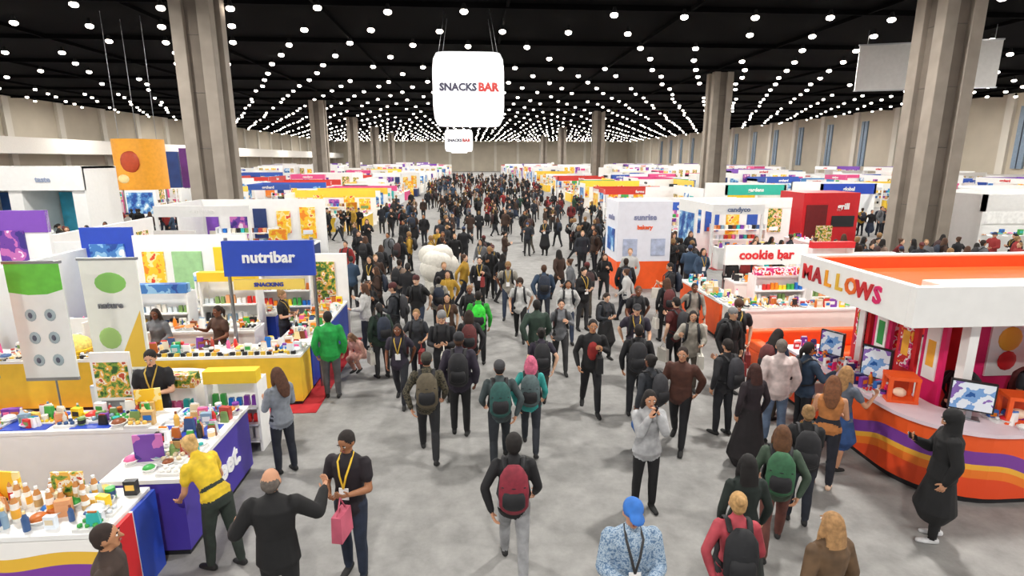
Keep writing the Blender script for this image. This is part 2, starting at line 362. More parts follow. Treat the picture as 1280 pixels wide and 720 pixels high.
def column(x,y,w=1.75):
    g=B(); a=w/2; g.bb(-a*.72,a*.72,-a*.72,a*.72,0,CH,con2)
    for p in (-1,1):
        for q in (-1,1): g.box((p*a*.68,q*a*.68,CH/2),(a*.64,a*.64,CH),con)
    for q in range(1,5): g.bb(-a*.74,a*.74,-a*.74,a*.74,q*2.5,q*2.5+.05,M('#5d564e'))
    g.obj('concrete_column',(x,y,0),bevel=.03)
for x,y in COLS: column(x,y); block(x-1,x+1,y-1,y+1)

# ---------- booth pieces ----------
PAL=['#d8322a','#f08a1c','#f3cf2c','#3fa64a','#1f6fc4','#7a3aa0','#f5f5f2','#222226','#e9e2d0','#c46a2a','#e86aa0','#34b4b0','#8a4a26','#f7d9a0']
PALE=['#f5f5f2','#e9e2d0','#dfe6ee','#c9a46a','#efc05a','#b8463c','#3a5a8c','#2a2a2e','#d8c8a8','#8aa6bc','#f2f2f0','#e8e4da','#cfd8dc','#7a9a5a','#e0a070','#ffffff']
MIX=PALE+PAL
def goods(g,x0,x1,y0,y1,z,n,rg,big=1.0,pal=MIX):
    for i in range(n):
        x=rg.uniform(x0,x1); y=rg.uniform(y0,y1); c=M(rg.choice(pal),.4,.0); c2=M(rg.choice(pal),.4,0); k=rg.randrange(6); s=big*rg.uniform(.7,1.15)
        if k==0: g.cyl((x,y,z),.035*s,.15*s,c,8); g.cyl((x,y,z+.15*s),.03*s,.05*s,c,8,.014*s); g.cyl((x,y,z+.2*s),.015*s,.03*s,c2,8)
        elif k==1: a=rg.uniform(-.3,.3); g.box((x,y,z+.09*s),(.14*s,.07*s,.18*s),c,a); g.box((x,y,z+.1*s),(.1*s,.076*s,.07*s),c2,a)
        elif k==2: g.cyl((x,y,z),.045*s,.11*s,c,8); g.cyl((x,y,z+.03*s),.0465*s,.05*s,c2,8)
        elif k==3: g.cyl((x,y,z),.06*s,.06*s,white2,10,.11*s); g.sph((x,y,z+.06*s),(.09*s,.09*s,.045*s),c,8)
        elif k==4: g.box((x,y,z+.1*s),(.15*s,.06*s,.2*s),c,rg.uniform(-.4,.4),.75); g.box((x,y,z+.205*s),(.1*s,.015*s,.03*s),c2)
        else:
            g.box((x,y,z+.02*s),(.3*s,.22*s,.04*s),white2)
            for a in range(3):
                for b_ in range(2): g.sph((x-.09*s+a*.09*s,y-.05*s+b_*.1*s,z+.06*s),(.035*s,.035*s,.03*s),c,6)
def counter(name,x0,x1,y0,y1,h,fas,top=None,n=20,seed=1,big=1.0,text=None,tcol='#ffffff',pal=MIX):
    g=B(); g.bb(x0+.05,x1-.05,y0+.05,y1-.05,0,.08,dark); g.bb(x0+.02,x1-.02,y0+.02,y1-.02,.08,h-.05,fas); g.bb(x0,x1,y0,y1,h-.05,h,top or white)
    if text:
        if x1-x0>y1-y0: g.text(text,((x0+x1)/2,y0+.015,h*.55),.3,M(tcol,.5,0))
        elif x0<0: g.text(text,(x1-.015,(y0+y1)/2,h*.52),.42,M(tcol,.5,0),FXp)
        else: g.text(text,(x0+.015,(y0+y1)/2,h*.52),.3,M(tcol,.5,0),FXn)
    goods(g,x0+.1,x1-.1,y0+.1,y1-.1,h,n,random.Random(seed),big,pal); block(x0,x1,y0,y1)
    return g.obj(name)
def shelf(name,x,y,w,h,col,seed,rz=0,tiers=4,header=None):
    g=B(); rg=random.Random(seed); c=M(col,.5,.03)
    for q in (-1,1): g.bb(q*w/2-.02,q*w/2+.02,-.2,.2,0,h,c)
    g.bb(-w/2,w/2,.17,.2,0,h,c)
    for i in range(tiers):
        z=.15+i*(h-.3)/tiers; g.bb(-w/2,w/2,-.2,.18,z,z+.03,c)
        k=int(w/.11)
        for j in range(k):
            xx=-w/2+.08+j*(w-.16)/max(1,k-1); cc=M(MIX[(i*5+j//2+seed*3)%len(MIX)],.4,0); hh=.12+.07*((i+j//2)%3)/2; g.box((xx,-.08,z+.03+hh/2),(.085,.07,hh),cc,0,.85)
    if header: g.bb(-w/2-.02,w/2+.02,-.21,.0,h,h+.2,header)
    block(x-w/2,x+w/2,y-.25,y+.25)
    return g.obj(name,(x,y,0),rz)
def banner(name,x,y,w,z0,z1,base,kind,rz=0):
    g=B(); g.bb(-w/2,w/2,-.015,.015,z0,z1,base); g.bb(-w/2-.02,w/2+.02,-.03,.03,z1,z1+.04,steel); g.bb(-w/2-.02,w/2+.02,-.12,.12,0,.07,steel); g.cyl((0,.05,.05),.015,z1-.05,steel,8)
    if z0>.2: g.bb(-w/2,w/2,-.02,.02,z0-.05,z0,steel)
    H=z1-z0
    if kind=='dots':
        g.bb(-w/2,w/2,-.02,-.014,z0+H*.8,z1,M('#6cc845',.5,.1)); gl=M('#a5b6bc',.5,0)
        g.add([(-w/2,-.018,z0+H*.8),(w/2,-.018,z0+H*.8),(w*.5,-.018,z0+H*.78),(w*.2,-.018,z0+H*.74),(-w*.15,-.018,z0+H*.735),(-w/2,-.018,z0+H*.76)],[(0,5,4,3,2,1)],M('#6cc845',.5,.1))
        for i in range(2):
            for j in range(3): g.sph((-w*.18+i*w*.36,-.02,z0+H*(.16+j*.2)),(.085,.01,.10),gl,12); g.sph((-w*.18+i*w*.36,-.03,z0+H*(.16+j*.2)),(.035,.006,.05),M('#5a5d6d',.5,0),8)
    elif kind=='leaf':
        g.sph((0,-.01,z0+H*.8),(w*.3,.014,H*.1),M('#8ed068',.5,0),16); g.add([(w*.45,-.02,z0+.05),(w*.45,-.02,z0+H*.55),(-w*.1,-.02,z0+.05)],[(0,2,1)],M('#f2c84a',.5,0)); g.text('nature',(-w*.05,-.03,z0+H*.6),.15,M('#76787c',.5,0))
        g.sph((-w*.15,-.02,z0+H*.3),(w*.2,.012,H*.1),M('#a8cf7a',.5,0),14)
    return g.obj(name,(x,y,0),rz)

orange=M('#ee5a1c',.5,.05); blue=M('#2346b4',.45,.04); magenta=M('#d81b64',.5,.04); red=M('#d4242a',.5,.04); purple=M('#4b3aa6',.5,.04); yellow=M('#f3cc2e',.5,.03)
wav1=ramp_mat('fascia_yellow_purple',[(0,'#f0b22a'),(.5,'#7d3aa0'),(.74,'#e9b93a'),(.88,'#f4f2ee')],'wave',1.7,.16)
wav2=ramp_mat('fascia_orange_purple',[(0,'#e64a1c'),(.3,'#f07a22'),(.42,'#f0b03a'),(.5,'#7a3a9a'),(.68,'#ee5a1c')],'wave',1.9,.13)
food=ramp_mat('food_print',[(0,'#2c5a2a'),(.4,'#7a9a3a'),(.47,'#e8b04a'),(.55,'#f2ead8'),(.62,'#c04a2a')],'noise',scale=9)
sky_p=ramp_mat('blue_print',[(0,'#1f4898'),(.42,'#3f78bc'),(.52,'#8cbce0'),(.62,'#e4eef6')],'noise',scale=2.2)
sun_p=ramp_mat('sunny_print',[(0,'#f08a1c'),(.42,'#f3c32e'),(.54,'#f6e29a'),(.62,'#d8482a')],'noise',scale=3)
pur_p=ramp_mat('purple_print',[(0,'#3a2a80'),(.42,'#6a3a9c'),(.52,'#c06ab0'),(.62,'#f0d8ea')],'noise',scale=2.5)
pink_p=ramp_mat('candy_print',[(0,'#a01050'),(.4,'#e03078'),(.47,'#f8f0f2'),(.53,'#d8242a'),(.6,'#f0b03a')],'noise',scale=5)
# ---- left near stand ----
counter('snack_counter',-8.2,-3.6,5.05,5.85,.98,wav1,white,130,11,1.0)
g=B(); g.bb(-3.59,-3.55,5.05,5.42,.0,.95,red); g.bb(-3.59,-3.55,5.45,5.85,0,.95,blue); g.bb(-3.59,-3.56,5.42,5.45,0,.95,white); g.obj('counter_end_panel')
counter('tasting_counter',-4.2,-3.3,5.95,7.9,1.0,purple,white,52,12,.95,'sweet.')
counter('prep_counter',-7.1,-4.25,7.25,7.9,1.0,white,white,85,13,.95)
counter('prep_counter',-8.0,-7.2,5.95,7.9,1.0,white,M('#2c2c30',.4,0),40,14,1.2)
g=B()
for x0,y0,x1,y1 in ((-6.4,7.3,-5.7,7.85),(-5.4,7.3,-4.9,7.85),(-4.15,6.9,-3.4,7.3),(-4.15,7.6,-3.5,7.85)): g.bb(x0,x1,y0,y1,1.0,1.012,blue)
g.obj('blue_place_mat')
g=B(); rr_=random.Random(2)
for i in range(26):
    x=-5.7+i*.07; y=5.45+rr_.uniform(-.2,.2); hb=rr_.uniform(.9,1.3); g.cyl((x,y,.98),.036,.17*hb,M('#f4f1ea',.3,0),10); g.cyl((x,y,1.02),.038,.08*hb,M(rr_.choice(['#ee7a1c','#d8322a','#c9a36a','#f0b03a']),.4,0),10); g.cyl((x,y,.98+.17*hb),.034,.06,M('#c88a4a',.4,0),10,.015); g.cyl((x,y,1.04+.17*hb),.016,.03,white,8)
g.obj('drink_bottles')
g=B(); g.bb(-6.75,-6.3,5.25,5.75,.98,1.26,M('#2b2c30',.3,0)); g.bb(-6.71,-6.34,5.22,5.26,1.02,1.22,steel)
for i in range(7): g.bb(-6.69+i*.05,-6.665+i*.05,5.215,5.225,1.04,1.2,dark)
g.bb(-6.8,-6.25,5.2,5.8,1.26,1.3,steel); g.cyl((-6.65,5.5,1.3),.07,.08,dark,12); g.cyl((-6.42,5.5,1.3),.07,.08,dark,12); g.obj('coffee_machine',bevel=.01)
for i,(x,y,z,c) in enumerate(((-4.9,5.65,.98,sun_p),(-4.25,5.6,.98,food),(-3.85,6.35,1.0,pur_p),(-6.9,7.7,1.0,sky_p),(-4.6,7.75,1.0,sun_p))):
    g=B(); g.bb(-.16,.16,-.012,.012,.02,.36,c); g.bb(-.18,.18,-.016,.0161,.0,.02,white); g.bb(-.1,.1,-.05,.07,0,.012,white); g.obj('counter_display_card',(x,y,z),R(-8+6*i))
banner('banner_stand',-6.75,9.0,.8,1.1,2.95,M('#eef1ee',.5,.02),'dots')
banner('banner_stand',-5.98,9.55,.9,1.0,2.9,M('#f4f6ee',.5,.02),'leaf')
banner('banner_stand',-7.5,8.6,.55,1.3,3.0,M('#ee8a2c',.5,.05),'none')
shelf('product_display_rack',-3.75,8.6,.75,1.15,'#f4f4f2',3,0,3,yellow); shelf('product_display_rack',-4.65,8.6,.7,1.1,'#f4f4f2',5,0,3,food)
g=B()
g.bb(-.28,.28,-.02,.02,1.0,1.75,white); g.bb(-.24,.24,-.026,-.02,1.05,1.6,food); g.bb(-.2,-.16,0,.3,0,1.02,steel); g.bb(.16,.2,0,.3,0,1.02,steel); g.bb(-.02,.02,.28,.32,0,1.1,steel); g.bb(-.22,.22,.0,.32,.96,1.0,steel); g.obj('poster_easel',(-5.35,8.25,0))
for x,y in ((-6.4,8.45),(-7.0,8.5),(-5.75,8.6)):
    g=B(); g.cyl((0,0,.62),.2,.07,dark,14)
    for a in range(4): c,s=math.cos(a*math.pi/2+.6),math.sin(a*math.pi/2+.6); g.tube([(c*.14,s*.14,.62),(c*.2,s*.2,0.01)],[.014,.014],steel,(0,1,0),6)
    g.cyl((0,0,.22),.17,.02,steel,12); g.obj('bar_stool',(x,y,0))
# ---- left second stand ----
g=B(); g.bb(-9,-2.9,9.75,14.2,.001,.012,M('#b02028',.9,.1)); g.obj('red_carpet')
counter('product_counter',-9.2,-3.2,10.1,10.8,1.0,M('#f2c838',.5,.05),white,150,21,.95)
g=B()
for i in range(52): g.box((-8.9+i*.109,10.16,1.03),(.075,.05,.06),dark if i%2 else M('#d8b030',.4,0))
g.obj('snack_bar_row')
counter('product_counter',-3.9,-3.2,10.85,14.2,1.0,blue,white,110,22,.95,'natural')
counter('product_counter',-8.8,-4.6,11.7,12.3,1.0,white,white,110,23)
counter('product_counter',-8.8,-4.6,13.0,13.6,1.0,blue,white,110,24)
for i,(x,y) in enumerate(((-8.2,11.3),(-6.9,12.7),(-5.4,12.7),(-7.6,14.0),(-6.1,14.0),(-4.6,14.0))): shelf('tiered_shelf',x,y,1.2,1.4+.25*(i%3),'#f2f2f0',i+7,0,4,[None,sky_p,yellow][i%3])
g=B(); g.bb(-.85,.85,-.05,.05,2.32,3.0,blue); g.text('nutribar',(0,-.06,2.68),.3,white); g.bb(-.7,.62,-.04,.04,2.05,2.25,M('#f0d060',.5,.03)); g.text('SNACKING',(-.04,-.05,2.15),.11,M('#2a3a9a',.5,0))
for q in (-.8,.8): g.cyl((q,0.05,0),.035,3.05,steel,8)
g.obj('header_sign',(-3.9,10.98,0))
g=B(); g.bb(-9.5,-8.3,14.3,14.4,0,2.9,blue); g.bb(-8.3,-5.6,14.3,14.4,0,2.7,white); g.bb(-5.6,-3.2,14.3,14.4,0,2.2,white); g.bb(-9.5,-9.4,10.1,14.4,0,2.4,M('#e9ecec',.5,.02))
g.bb(-9.3,-8.5,14.26,14.3,1.3,2.5,sky_p); g.bb(-8.1,-7.6,14.26,14.3,1.2,2.3,sun_p); g.bb(-7.4,-6.7,14.26,14.3,1.3,2.3,M('#9cc890',.5,.1)); g.bb(-6.4,-5.8,14.26,14.3,1.2,2.4,yellow); g.bb(-5.3,-4.3,14.26,14.3,.9,2.0,sky_p); g.bb(-4.1,-3.5,14.26,14.3,.9,2.0,food); g.obj('booth_backdrop')
block(-9.5,-3.2,14.2,14.5)
g=B(); AN=[math.pi*(.05+.9*i/14) for i in range(15)]; pts=[(-5.3+1.1*math.cos(a),9.1+.9*math.sin(a)) for a in AN]; pi_=[(-5.3+.8*math.cos(a),9.1+.62*math.sin(a)) for a in AN]
g.strip(pts,pi_,0,.8,white); g.strip(pts,pi_,.8,.84,M('#d9e2ea',.4,0)); g.obj('curved_display_counter')
g=B(); g.cyl((0,0,1.0),.3,.12,yellow,16,.36); g.sph((0,0,1.12),(.33,.33,.24),M('#e8cf6a',.6,.25,20),14); g.obj('popcorn_bowl',(-7.4,10.45,0))

# ---- right near stand ----
def corner_path(off):
    x0,y0=5.9+off,6.2+off; r_=1.0-off; P=[(x0,9.9)]
    P.append((x0,7.2))
    for i in range(1,9): a=math.pi+ (math.pi/2)*i/8; P.append((6.9+r_*math.cos(a),7.2+r_*math.sin(a)))
    P.append((11.5,y0)); return P
g=B(); po,pi_=corner_path(0),corner_path(.7)
g.strip(corner_path(.08),corner_path(.62),0,.1,dark); g.strip(corner_path(.02),corner_path(.68),.1,1.0,wav2); g.strip(corner_path(-.03),pi_,1.0,1.05,M('#e6d4dc',.4,.03))
CP=['#2f6fc4','#e8e8ea','#7a3aa0','#f08a1c','#d81b64','#f5f5f2','#d8242a','#2a2a60']
goods(g,6.0,6.5,7.4,9.8,1.05,80,random.Random(31),.85,CP); goods(g,7.0,11.2,6.3,6.8,1.05,90,random.Random(32),.85,CP)
g.obj('curved_service_counter'); block(5.8,11.5,6.1,9.9)
g=B(); X0,X1,Y0,Y1,Z0,Z1=5.62,10.4,6.6,9.2,2.38,2.92
g.bb(X0,X1,Y0,Y0+.12,Z0,Z1,white); g.bb(X0,X1,Y1-.12,Y1,Z0,Z1,white); g.bb(X0,X0+.12,Y0+.12,Y1-.12,Z0,Z1,white); g.bb(X1-.12,X1,Y0+.12,Y1-.12,Z0,Z1,white)
g.bb(X0+.12,X1-.12,Y1-.2,Y1-.12,Z0,Z1-.03,orange); g.bb(X0+.12,X0+.2,Y0+.12,Y1-.2,Z0,Z1-.03,orange); g.bb(X1-.2,X1-.12,Y0+.12,Y1-.2,Z0,Z1-.03,orange); g.bb(X0+.2,X1-.2,Y0+.12,Y1-.2,Z0+.28,Z0+.32,orange)
g.bb(X0+.9,X1-.5,Y0+.3,Y0+1.0,Z0+.32,Z0+.42,M('#f4ece4',.5,.02))
cl=['#d8242a','#b0202c','#f0a01c','#e8b83c','#e86a1c','#c8242a','#d81b64','#c8242a']
for i,ch in enumerate('MALLOWS'): g.text(ch,(X0-.01,8.95-i*.28,2.65),.34,M(cl[i],.5,0),FXn)
for x,y in ((6.8,6.95),(6.8,9.0),(10.2,6.95),(10.2,9.0)): g.bb(x-.07,x+.07,y-.07,y+.07,0,Z0+.05,white)
g.obj('booth_canopy',bevel=.012)
g=B(); g.bb(7.7,9.6,7.8,8.7,0,2.36,magenta); g.bb(7.68,7.7,7.85,8.2,.4,2.25,red); g.bb(7.67,7.7,8.25,8.65,.9,2.15,pink_p)
g.bb(7.95,8.6,7.77,7.8,1.2,2.2,white); g.sph((8.27,7.77,1.8),(.2,.02,.2),M('#f0b03a',.5,0),14); g.sph((8.27,7.76,1.45),(.16,.02,.16),red,12); g.bb(8.8,9.4,7.77,7.8,1.1,2.2,pink_p)
for y,mt in ((9.05,red),(8.55,magenta),(8.0,red),(7.5,magenta)):
    g.bb(6.78,6.84,y-.2,y+.2,0,2.36,mt); g.bb(6.76,6.78,y-.12,y+.12,1.3,2.15,pink_p if mt is red else white); g.bb(6.755,6.765,y-.07,y+.07,1.5,1.9,M('#2f9a4a' if y>8.2 else '#f0b03a',.5,.1))
g.bb(6.9,7.7,9.02,9.07,0,2.36,magenta); g.bb(7.0,7.6,9.0,9.02,1.2,2.2,pink_p); g.obj('graphic_partition')  # booth core partition with fins, carrying printed panels
scr=ramp_mat('screen_picture',[(0,'#2a5aa0'),(.38,'#7aa6dc'),(.48,'#e6eef8'),(.58,'#8a6ab8')],'noise',scale=4,rough=.2)
def screen(x,y,z,w,h,rz):
    g=B(); g.bb(-w/2,w/2,-.03,.03,.12,.12+h,dark); g.bb(-w/2+.02,w/2-.02,-.034,-.03,.14,.10+h,scr); g.bb(-.03,.03,-.02,.02,0,.14,steel); g.bb(-.12,.12,-.08,.08,0,.015,steel); g.obj('display_screen',(x,y,z),R(rz))
screen(6.25,7.9,1.05,.42,.5,-60); screen(6.72,6.68,1.05,.5,.42,-35); screen(7.9,6.55,1.05,.6,.4,-10); screen(6.25,9.0,1.05,.4,.42,-62)
for x,y in ((7.3,6.55),(6.24,7.35)):
    g=B()
    for a in (-.17,.17):
        for b_ in (-.13,.13): g.bb(a-.025,a+.025,b_-.025,b_+.025,0,.38,orange)
    g.bb(-.2,.2,-.16,.16,0,.04,orange); g.bb(-.2,.2,-.16,.16,.34,.39,orange); g.bb(-.17,.17,.11,.14,.04,.34,M('#c94414',.5,0)); g.sph((0,0,.11),(.09,.09,.07),M('#f3dcc0',.5,0),10)
    g.obj('orange_display_cube',(x,y,1.05),R(-20))
g=B(); g.bb(-.55,.55,-.04,.04,0,2.3,magenta); g.sph((0.05,-.05,1.6),(.36,.03,.36),M('#f2b230',.5,0),20); g.sph((.05,-.08,1.6),(.2,.02,.2),M('#e07020',.5,0),16)
for q in (-.07,.2): g.sph((.05+q-.07,-.1,1.66),(.03,.01,.04),dark,8)
g.obj('mascot_sign',(8.95,7.05,0))
g=B(); g.bb(0,2.6,0,.7,.0,.42,orange); g.bb(0,2.6,.55,.8,.42,.8,orange); g.bb(0,.25,0,.6,.42,.62,orange); g.bb(2.35,2.6,0,.6,.42,.62,orange); g.obj('orange_sofa',(6.1,11.0,0),bevel=.04); block(6.1,8.7,11,11.8)
counter('cookie_counter',6.2,9.6,12.6,13.3,1.0,M('#f2e8e0',.5,.02),white,100,41); counter('cookie_counter',6.2,6.9,13.4,16.2,1.0,orange,white,70,42); counter('cookie_counter',7.6,13,15.6,16.3,1.0,M('#f0e4de',.5,.02),white,110,43)
counter('cookie_counter',10.4,15,10.8,11.5,1.0,orange,white,90,44); counter('cookie_counter',11,16,13.2,13.9,1.0,red,white,90,45)
for i,(x,y) in enumerate(((8.2,14.4),(9.8,14.4),(11.6,14.6),(12.5,12.0),(10.1,17.6),(11.7,17.6),(13.3,17.6))): shelf('tiered_shelf',x,y,1.4,1.5+.2*(i%2),'#f4f2f0',60+i,0,4,[pink_p,red,None,orange][i%4])
g=B(); g.bb(-1.3,1.3,-.06,.06,1.35,1.95,white); g.text('cookie bar',(0,-.07,1.65),.4,red)
for q in (-1.25,1.25): g.cyl((q,.05,0),.04,1.95,steel,8)
g.obj('header_sign',(9.0,16.6,0))
g=B(); g.bb(-.95,.95,-.9,.9,0,1.0,orange); g.bb(-.95,.95,-.9,.9,1.0,3.1,M('#dfe1ea',.5,.03)); g.text('sunrise',(0,-.92,2.55),.28,M('#8a8fb0',.5,0)); g.text('bakery',(0,-.92,2.2),.2,orange)
g.text('sunrise',(-.97,0,2.5),.28,M('#8a8fb0',.5,0),FXn); g.bb(-.98,-.95,-.5,.5,1.3,2.1,sky_p)
for q in (-.5,.5): g.bb(q-.25,q+.25,-.93,-.9,1.2,1.8,M('#aab4cc',.4,.2))
g.obj('display_tower',(6.0,20.2,0),bevel=.02); block(5.05,6.95,19.3,21.1)
g=B(); g.bb(-1.6,1.6,-1.2,1.2,0,2.75,M('#c4141e',.5,.04)); g.bb(-1.4,-.2,-1.23,-1.2,.1,2.1,M('#6a0f14',.5,.1)); g.text('grill',(.7,-1.23,2.0),.45,white); g.bb(.1,1.4,-1.23,-1.2,.9,1.5,dark); g.obj('red_booth',(19.6,31,0)); block(18,21.2,29.8,32.2)
g=B()
for a in range(11):
    q=random.Random(a); g.sph((q.uniform(-.45,.45),q.uniform(-.45,.45),.45+q.uniform(0,1.0)),(.4,.4,.38),M('#d8d4ca',.8,.1,12),12)
g.cyl((0,0,0),.5,.4,M('#d8d4ca',.8,.1),16); g.obj('inflatable_mascot',(-1.2,19.5,0)); block(-2,-.4,18.7,20.3)

# ---- generic exhibition booths (far rows) ----
SOFT=['#f0f0ee','#e6eaee','#2f56b0','#2f56b0','#4a90cc','#c8342a','#ee8428','#4fae5a','#7a48b0','#3ab4b0','#f4cc40','#d8dce4','#1f3468','#e0508a']
def booth_mesh(seed):
    rg=random.Random(seed); g=B(); w,d=5.6,4.4; H=rg.choice([2.4,2.5,2.6,2.9,3.3]); ac=rg.choice(SOFT); A=M(ac,.5,.03); ac2=M(rg.choice(SOFT),.5,.03)
    g.bb(-w/2,w/2,-d/2,d/2,0,.015,M(rg.choice(['#8a8a8c','#5a5c66','#b8b8b8','#a83a3a']),.9,.1))
    g.bb(-w/2,w/2,d/2-.1,d/2,0,H,white); g.bb(-w/2,-w/2+.08,0,d/2,0,H*.95,white)
    if rg.random()<.4: g.bb(-w/2,w/2,d/2-.12,d/2+.0,H-.5,H+.02,A)
    if rg.random()<.5: g.bb(w/2-.08,w/2,.6,d/2,0,H*.8,white2)
    for i in range(5):
        x=-w/2+.25+i*1.05; c=rg.choice([M(rg.choice(SOFT),.5,.08),sky_p,food,sun_p,pur_p,M(rg.choice(SOFT),.5,.08)]); ww=rg.uniform(.5,.9)
        g.bb(x,x+ww,d/2-.15,d/2-.1,.9+rg.random()*.4,H-rg.uniform(.3,.7),c)
        g.bb(x+.1,x+ww-.15,d/2-.17,d/2-.15,1.2,1.4,M(rg.choice(PALE),.5,0))
    if rg.random()<.7:
        z=H-.45; e=w/2*rg.choice([-.2,.3,1]); g.bb(-w/2,e,-d/2+.5,-d/2+.6,z,H,rg.choice([white,A,A])); g.text(rg.choice(['bakers','candyco','snack','orchard','goodies','farms']),((e-w/2)/2,-d/2+.48,z+.22),.3,rg.choice([dark,red,white,M('#6a7a9a',.5,0)]))
        for q in (-w/2+.06,e-.06): g.bb(q-.05,q+.05,-d/2+.5,-d/2+.6,0,H,white)
        g.bb(-w/2,-w/2+.1,-d/2+.6,d/2,z+.1,H,rg.choice([white,A]))
    # graphics on the outer faces too
    for q in (-w/2-.01,): g.bb(q-.01,q,.2,d/2-.2,.8,H*.8,rg.choice([sky_p,sun_p,A]))
    g.bb(-w/2+.2,w/2-1.4,-d/2+.05,-d/2+.65,0,.95,rg.choice([A,white,ac2])); g.bb(-w/2+.16,w/2-1.36,-d/2+.02,-d/2+.68,.95,1.0,white)
    goods(g,-w/2+.3,w/2-1.5,-d/2+.1,-d/2+.6,1.0,30,rg,1.15)
    g.bb(w/2-.7,w/2-.1,-d/2+.8,d/2-1,0,.95,rg.choice([A,white])); g.bb(w/2-.74,w/2-.06,-d/2+.76,d/2-.96,.95,1.0,white); goods(g,w/2-.6,w/2-.2,-d/2+1,d/2-1.2,1.0,16,rg,1.15)
    for k in range(3):
        z=.4+k*.5; g.bb(-1.6,.9,.8,1.2,z,z+.04,white)
        for j in range(13): g.box((-1.5+j*.19,1.0,z+.14),(.14,.15,.2),M(rg.choice(MIX),.4,0))
    g.bb(-1.64,-1.6,.8,1.2,0,1.7,white); g.bb(.9,.94,.8,1.2,0,1.7,white)
    if rg.random()<.4: g.bb(1.4,1.45,.2,1.0,.8,2.1,dark); g.bb(1.38,1.4,.24,.96,.85,2.05,scr)
    if rg.random()<.6: g.bb(w/2-1.2,w/2-.5,-d/2+.2,-d/2+.24,0.05,1.95,rg.choice([sky_p,sun_p,pur_p,food,A])); g.bb(w/2-1.2,w/2-.5,-d/2+.1,-d/2+.34,0.015,.06,steel)
    return g.mesh('exhibition_booth')
BM=[booth_mesh(100+i) for i in range(20)]
rg=random.Random(77); nb=0
KEEP=[(-31,-17,27.2,39),(17.5,22,29,33.5),(18.3,30,40,46),(22,31.5,22,29),(-40,-16.5,14.8,27.5)]
def place(x,y,rz,sz=1):
    global nb
    hx,hy=(2.85,2.25) if abs(math.sin(rz))<.5 else (2.25,2.85)
    for cx,cy in COLS:
        if abs(cx-x)<hx+.95 and abs(cy-y)<hy+.95: return
    for a,b_,c,d in KEEP:
        if x+hx>a and x-hx<b_ and y+hy>c and y-hy<d: return
    o=bpy.data.objects.new('exhibition_booth',BM[rg.randrange(20)]); o.location=(x,y,0); o.rotation_euler=(0,0,rz); o.scale=(1,1,sz); scene.collection.objects.link(o); nb+=1; block(x-hx,x+hx,y-hy,y+hy)
for j in range(30):
    y=18.8+j*5.9+(2.2 if j>2 else 0)+(3 if j>9 else 0)
    for i in range(7):
        x=-9.6-i*6.3-(1.5 if i>2 else 0)
        if x<-51: continue
        place(x,y,rg.choice([0,0,R(90),0]),rg.uniform(.9,1.15))
    for i in range(8):
        x=12.8+i*6.3+(1.5 if i>3 else 0)
        if x>59 or y<21: continue
        place(x,y,rg.choice([0,0,R(-90),0]),rg.uniform(.9,1.15))
for x,y in ((-13.0,12.2),(-12.6,6.6),(20.2,13.0),(17.8,7.8),(26.5,13.5),(27,19)): place(x,y,0)
def big_stand(name,x,y,w,d,h,head,band,txt):
    g=B(); g.bb(-w/2,w/2,d/2-.15,d/2,0,h,white); g.bb(-w/2,-w/2+.15,-d/2,d/2,0,h,white); g.bb(w/2-.15,w/2,-d/2,d/2,0,h,white); g.bb(-w/2,w/2,-d/2,-d/2+.15,h-.75,h,M(head,.5,.03)); g.text(txt,(0,-d/2-.01,h-.38),.38,white if head!='#ececea' else blue)
    if band: g.bb(-w/2+.3,w/2-.3,-d/2+.3,-d/2+.9,0,1.1,M(band,.5,.03)); goods(g,-w/2+.4,w/2-.4,-d/2+.35,-d/2+.85,1.1,40,random.Random(5),1.3)
    g.bb(-w/2+.4,w/2-.4,d/2-.2,d/2-.15,1.2,h-.9,M(band or '#8cc4e4',.5,.1)); g.obj(name,(x,y,0)); block(x-w/2,x+w/2,y-d/2,y+d/2)
big_stand('teal_booth',21.0,43,4.6,4,2.7,'#2fae98','#f3cc2e','gardens'); big_stand('blue_sign_booth',27.5,42,4.2,4,2.8,'#2346b4',None,'global'); big_stand('white_exhibit_stand',26.8,26,8.2,4.5,3.0,'#ececea','#ececea','wholesome')
g=B(); g.bb(-6,6,1.2,1.4,0,4.2,white)
for i in range(5): x=-6+i*2.85; g.bb(x,x+.6,-1.2,1.2,0,4.2,white)
g.bb(-6,6,-1.3,-1.1,3.1,4.2,white); g.bb(-6,6,-1.2,1.3,4.1,4.2,white2)
for i,c in enumerate(['#1f7fc4','#5aa8dc','#2a5a9a','#40b0d0']): x=-5.3+i*2.85; g.bb(x,x+2.0,1.05,1.18,.8,2.9,M(c,.4,.2,2)); g.text('taste',(x+1,-1.32,3.6),.34,M('#9aa6c0',.5,0)); g.bb(x+.1,x+.9,-1.0,-.6,0,1.0,white); goods(g,x+.2,x+.8,-.95,-.65,1.0,6,random.Random(i),1.2)
g.obj('white_pavilion',(-24.2,29.5,0)); block(-30.3,-18.1,28.1,31)
g=B(); g.cyl((0,0,2.9),1.25,2.7,M('#f0a52c',.5,.06),28); g.sph((.1,-1.2,4.4),(.5,.12,.6),M('#b8441c',.5,.1),14); g.sph((-.3,-1.18,3.5),(.35,.12,.25),M('#f6e0a0',.5,.1),12)
for a in range(3): g.cyl((math.cos(a*2.1),math.sin(a*2.1),5.6),.015,6.3,steel,6)
g.obj('hanging_cylinder_banner',(-18.3,33.4,0))
g=B(); g.bb(-1.2,-.1,-.1,.1,2.8,5.0,M('#274b96',.5,.15,2)); g.bb(.0,.75,-.1,.1,2.8,5.2,M('#6a2f8a',.5,.15,2)); g.bb(.8,1.2,-.1,.1,2.8,5.1,M('#e06a2c',.5,.1))
for q in (-1.1,1.1): g.cyl((q,0,0),.05,5,steel,8)
g.obj('graphic_panel_sign',(-18.0,37.2,0))

